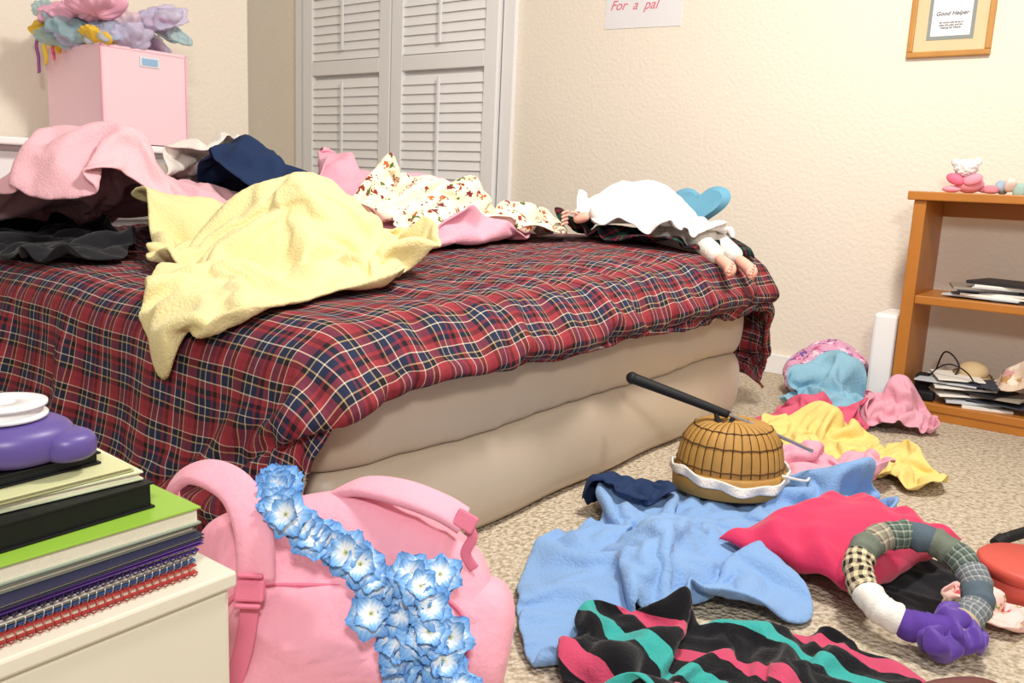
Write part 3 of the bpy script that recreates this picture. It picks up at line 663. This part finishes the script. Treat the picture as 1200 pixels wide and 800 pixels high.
sphere('tuft_left',(-.607,3.27,.885),(.014,.012,.016),FUZ,ty,rot=(0,-.9,0),fn=fz); sphere('tuft_right',(-.545,3.27,.888),(.014,.012,.016),FUZ,ty,rot=(0,.9,0),fn=fz)
sphere('bow_left',(-.60,3.245,.83),(.03,.012,.018),mat('bow_pink','#e8708f',.5),ty,rot=(0,.4,0)); sphere('bow_right',(-.545,3.245,.83),(.03,.012,.018),PKT,ty,rot=(0,-.4,0))
sphere('paw_left',(-.61,3.26,.797),(.03,.016,.012),PKT,ty); sphere('tail',(-.51,3.29,.80),(.03,.012,.012),PKT,ty)
tz=empty('toy_pile',(-.4,3.3,.8))
for k in range(10):
    sphere('bead_%d'%k,(-.49+.028*k,3.26+.02*math.sin(k*2),.80+.008*(k%3)),(.024,.017,.014+.006*(k%2)),mat('toy_%d'%k,['#d98a9a','#9fb8c8','#e9d8d0','#a3c0b8','#e7b6c4','#b7a5c9','#efe2d0','#dba0a8'][k%8],.7),tz,rot=(0,.5*k,k),e=(.7,.8))
boxes('white_plastic_bin',[bx(-.80,-.72,3.22,3.42,0,.35)],WHITE,bev=.012)
# ------------------------------ white drawer cabinet + stack
cb=empty('plastic_drawer_unit',(-.9,.27,.18))
OFF=mat('cabinet_offwhite','#dbd5c4',.5,60,.05,var=.02)
boxes('carcass',[bx(-1.12,-.703,.02,.477,0,.335)],OFF,cb,bev=.006)
boxes('top',[bx(-1.13,-.698,.01,.482,.335,.352)],OFF,cb,bev=.003)
boxes('drawer_fronts',[bx(-.705,-.701,.035,.462,.015,.125)],OFF,cb,bev=.002)
boxes('drawer_handles',[bx(-.701,-.692,.19,.31,.085,.095)],OFF,cb,bev=.003)
PG=mat('pages','#e4deca',.8,900,.4,.001,var=.08,vs=200)
def book(name,x1,y1,lx,ly,z,t,rz,mc,pages=True,top=None):
    e=empty(name,(x1,y1,z)); R3=Euler((0,0,rz))
    def B(nm,xa,xb,ya,yb,za,zb,m,bev=.001):
        c=Vector(((xa+xb)/2,(ya+yb)/2,0)); c.rotate(R3)
        boxes(nm,[((x1+c.x,y1+c.y,z+(za+zb)/2),(abs(xb-xa),abs(yb-ya),zb-za),(0,0,rz))],m,e,bev=bev)
    ct_=min(.002,t*.25)
    B('cover_bottom',-lx,0,-ly,0,0,ct_,mc,.0004); B('cover_top',-lx,0,-ly,0,t-ct_,t,top or mc,.0004)
    B('page_block',-lx+.003,-.003,-ly+.003,-.003,ct_,t-ct_,PG if pages else mc,0)
    return e
def helix(name,x,y0,y1,z,r_,m,par,turns):
    pts=[]; n=turns*10
    for i in range(n+1):
        a=2*PI*i/10; pts.append((x+r_*math.cos(a),y0+(y1-y0)*i/n,z+r_*math.sin(a)))
    sweep(name,pts,.0007,.0007,m,par,nrm=(0,.3,1),n=2,seg=6,e=1)
WIRE1=mat('wire_red','#a8423e',.4,bstr=0,spec=.5); WIRE2=mat('wire_silver','#b9bcc4',.25,bstr=0,metal=.8); WIRE3=mat('wire_purple','#3c2d5e',.4,bstr=0)
b=book('red_spiral_notebook',-.722,.452,.21,.27,.353,.009,0,mat('nb_red','#b23b38',.5)); helix('spiral',-.720,.185,.448,.358,.0055,WIRE1,b,34)
b=book('blue_spiral_notebook',-.728,.455,.21,.27,.3625,.008,0.01,mat('nb_blue','#3a5f9a',.5)); helix('spiral',-.726,.19,.45,.367,.005,WIRE2,b,34)
book('white_folder',-.724,.452,.215,.27,.371,.004,.02,mat('folder_white','#d8d4cc',.5),pages=False)
b=book('purple_spiral_notebook',-.722,.455,.21,.27,.3755,.007,-.02,mat('nb_purple','#4a2f86',.5)); helix('spiral',-.722,.19,.45,.379,.0045,WIRE3,b,34)
book('purple_folder',-.718,.458,.22,.275,.383,.004,.02,mat('folder_purple','#54347e',.45),pages=False)
book('navy_folder',-.72,.46,.22,.28,.3875,.005,.04,mat('folder_navy','#2a2a44',.5))
book('grey_magazine',-.73,.458,.21,.28,.393,.007,.0,mat('mag_grey','#6f6f66',.4))
book('green_textbook',-.728,.462,.21,.28,.4005,.018,-.01,mat('cover_olive','#8d9a8a',.4),top=mat('cover_green','#8fb840',.35,bstr=0,spec=.5))
book('black_binder',-.757,.43,.2,.27,.419,.026,0.03,mat('binder_black','#131316',.45),pages=False)
book('workbook',-.768,.425,.2,.27,.446,.009,-.05,mat('cover_sage','#c7cfae',.5),top=mat('cover_cream','#d3d8b8',.4))
book('phrase_book',-.772,.418,.19,.26,.4555,.005,.02,mat('cover_khaki','#a9a878',.5),top=mat('cover_pale','#cfd0a0',.4))
book('black_notebook',-.80,.40,.17,.24,.461,.012,.05,mat('nb_black','#1a1a1e',.5),pages=False)
tp=empty('purple_tape_dispenser',(-.83,.345,.5))
PUR=mat('plastic_purple','#5a4a90',.4,bstr=.02,spec=.5)
sphere('body',(-.835,.335,.492),(.05,.052,.022),PUR,tp,e=(.7,.9)); sphere('nose',(-.800,.368,.488),(.026,.025,.015),PUR,tp,e=(.7,.9))
lathe('spool',[(.030,0),(.038,.001),(.038,.004),(.034,.005),(.034,.011),(.038,.012),(.038,.015),(.030,.016),(.012,.015),(.011,.010)],(-.842,.330,.513),mat('spool_white','#e4e2e4',.4),tp)
# ------------------------------ backpack
bpk=empty('pink_backpack',(-.85,.75,.17))
BPM=mat('nylon_pink','#eba4b7',.75,60,.35,.006,sheen=.1,var=.03)
BPD=mat('webbing_rose','#d87690',.7,500,.5,.001)
rz=math.radians(37); tilt=math.radians(-20)
RP=Euler((tilt,0,rz)).to_matrix()
C0=Vector((-.83,.755,.155))
def bl(x,y,z): return C0+RP@Vector((x,y,z))
def rdg(t): return (1-abs(math.sin(t)))**2
def bodyfn(p):
    q=Vector(p); k=q.z/.165
    q.x*=1-.07*max(0,k); q.y+=.010*math.sin(q.x*17)-.01
    s=.011*rdg(p.x*13+p.z*9+1.2*math.sin(p.z*21))+.009*rdg(p.z*19-p.x*11+1.1*math.sin(p.x*23))
    q.y-=s*(1 if p.y<0 else -1); q.z+=.010*math.sin(p.x*21+1)
    q.x+=.008*math.sin(p.z*26); return q
ro=(tilt,0,rz)
sphere('main_body',bl(-.02,0,0),(.215,.090,.155),BPM,bpk,rot=ro,e=(.62,.55),fn=bodyfn,nu=160,nv=110)
sphere('front_pocket',bl(.01,-.055,-.05),(.165,.055,.10),BPM,bpk,rot=ro,e=(.5,.5),fn=bodyfn,nu=120,nv=80)
sphere('side_pocket',bl(.175,-.01,-.05),(.05,.070,.095),BPM,bpk,rot=ro,e=(.6,.6),fn=bodyfn)
def P3(L): return [tuple(bl(*p)) for p in L]
pn_=[]
for a in np.linspace(0,2*PI,25)[:-1]:
    ca,sa=math.cos(a),math.sin(a); pn_.append((.01+.160*math.copysign(abs(ca)**.5,ca),-.107+.006*math.sin(ca*3),-.05+.094*math.copysign(abs(sa)**.5,sa)))
sweep('zipper_piping',P3(pn_),.003,.003,BPD,bpk,closed=True,e=1)
fn_=tuple(RP@Vector((0,-1,0)))
RV=lambda q:tuple(RP@Vector(q))
sweep('shoulder_strap_left',P3([(-.245,-.01,.10),(-.248,-.05,.150),(-.20,-.09,.180),(-.14,-.12,.162),(-.105,-.145,.115),(-.095,-.145,.05)]),.024,.008,BPM,bpk,nrm=[RV(q) for q in ((-1,-.3,.2),(-.8,-.5,.5),(-.1,-.7,.9),(.2,-1,.5),(.1,-1,.1),(0,-1,0))])
sweep('shoulder_strap_right',P3([(-.04,-.02,.150),(.01,-.06,.170),(.07,-.085,.165),(.125,-.09,.148),(.155,-.085,.132)]),.022,.008,BPM,bpk,nrm=[RV(q) for q in ((0,-.4,1),(0,-.6,1),(.1,-.8,.8),(.4,-.8,.7),(.6,-.7,.5))])
sweep('webbing_left',P3([(-.098,-.15,.045),(-.103,-.14,-.02),(-.115,-.13,-.07),(-.14,-.12,-.14)]),.012,.002,BPD,bpk,nrm=fn_)
sweep('webbing_right',P3([(.155,-.09,.135),(.168,-.085,.112),(.160,-.08,.09),(.172,-.075,.07)]),.007,.0018,BPD,bpk,nrm=fn_)
boxes('buckle_left',[(tuple(bl(-.098,-.158,.04)),(.036,.012,.026),ro),(tuple(bl(-.098,-.162,.058)),(.032,.010,.006),ro),(tuple(bl(-.098,-.162,.022)),(.032,.010,.006),ro)],BPD,bpk,bev=.003)
boxes('buckle_right',[(tuple(bl(.158,-.098,.132)),(.03,.010,.024),(tilt,.5,rz))],BPD,bpk,bev=.003)
# ------------------------------ flower lei
lei=empty('flower_lei',(-.7,.7,.28))
def petalmat():
    m,nt,p=newmat('lei_petals'); uv=N(nt,'ShaderNodeUVMap'); sp=N(nt,'ShaderNodeSeparateXYZ'); nt.links.new(uv.outputs[0],sp.inputs[0])
    wv=N(nt,'ShaderNodeMath',operation='SINE'); m1=N(nt,'ShaderNodeMath',operation='MULTIPLY'); m1.inputs[1].default_value=14
    m2=N(nt,'ShaderNodeMath',operation='MULTIPLY'); m2.inputs[1].default_value=.05; ad=N(nt,'ShaderNodeMath',operation='ADD')
    nt.links.new(sp.outputs[1],m1.inputs[0]); nt.links.new(m1.outputs[0],wv.inputs[0]); nt.links.new(wv.outputs[0],m2.inputs[0]); nt.links.new(sp.outputs[0],ad.inputs[0]); nt.links.new(m2.outputs[0],ad.inputs[1])
    r=ramp(nt,[(0,'#54603a'),(.10,'#d0d8a8'),(.18,'#eef2f4'),(.42,'#d4e3f3'),(.62,'#8fbbe8'),(1,'#4a88cf')],'LINEAR'); nt.links.new(ad.outputs[0],r.inputs[0]); nt.links.new(r.outputs[0],p.inputs['Base Color'])
    p.inputs['Roughness'].default_value=.85; p.inputs['Specular IOR Level'].default_value=.15
    return m
PET=petalmat()
v=[];f=[];uvp=[]
rs=random.Random(2)
def flower(c,nrm,R0):
    n_=Vector(nrm).normalized(); q=n_.to_track_quat('Z','Y'); spin=rs.uniform(0,6)
    for layer,(s,np_,tilt_) in enumerate(((1,6,-.02),(.70,5,.15))):
        for k in range(np_):
            a=spin+2*PI*k/np_+layer*.5
            k0=len(v); m1,m2=7,7; bend_=rs.uniform(-.12,.15)
            for i in range(m1+1):
                u=i/m1
                w=R0*s*.50*math.sin(PI*min(1,u*.78+.05))**.85
                for j in range(m2):
                    t=(j/(m2-1)-.5)*2
                    rr=R0*s*u*(1-.22*abs(t)**2*u)+R0*.04*math.sin(t*9+k)*u; zz=(tilt_+bend_*u)*R0*u*1.3+.06*R0*math.sin(t*5+k*2+u*3)*u
                    lx,ly=rr,w*t
                    p=Vector((lx*math.cos(a)-ly*math.sin(a),lx*math.sin(a)+ly*math.cos(a),zz+layer*.004))
                    v.append(Vector(c)+q@p); uvp.append((min(1,u*.95),t+k))
            for i in range(m1):
                for j in range(m2-1):
                    b0=k0+i*m2+j; f.append((b0,b0+1,b0+m2+1,b0+m2))
path=catmull([(-.885,.672,.352),(-.862,.655,.342),(-.815,.642,.325),(-.765,.67,.305),(-.712,.69,.270),(-.665,.705,.238),(-.650,.690,.20),(-.63,.695,.168),(-.60,.705,.135)],3)
for i,p in enumerate(path):
    for s_ in ((-1,1) if i>12 else (0,)):
        off=Vector((.8*.017*s_+rs.uniform(-.006,.006),.6*.017*s_+rs.uniform(-.006,.006),.010*s_+rs.uniform(-.008,.008)))
        flower(Vector(p)+off,(.5+.35*s_+rs.uniform(-.25,.25),-.7+.2*s_+rs.uniform(-.2,.2),.7+rs.uniform(-.25,.25)),rs.uniform(.027,.033))
for p in ((-.665,.755,.260),(-.70,.670,.228),(-.62,.725,.205)):
    flower(p,(.5+rs.uniform(-.3,.3),-.6+rs.uniform(-.2,.2),.7),.032)
mesh('petals',v,f,PET,lei,uv=uvp)
# ---------------------------------------------------------------- lights
w=bpy.data.worlds.new('world'); sc.world=w; w.use_nodes=True
w.node_tree.nodes['Background'].inputs[0].default_value=lin('#fff4e6'); w.node_tree.nodes['Background'].inputs[1].default_value=.52
def area(name,loc,tgt,size,power,col):
    l=bpy.data.lights.new(name,'AREA'); l.size=size; l.energy=power; l.color=col
    o=link(bpy.data.objects.new(name,l)); o.location=loc; o.rotation_euler=(Vector(tgt)-Vector(loc)).to_track_quat('-Z','Y').to_euler(); return o
area('ceiling_light',(-.3,1.5,2.4),(-1.8,2.6,.2),.35,66,(1,.94,.85))
area('bounce_flash',(.5,-.4,1.7),(-1.9,2.9,.9),.25,34,(1,.97,.93))
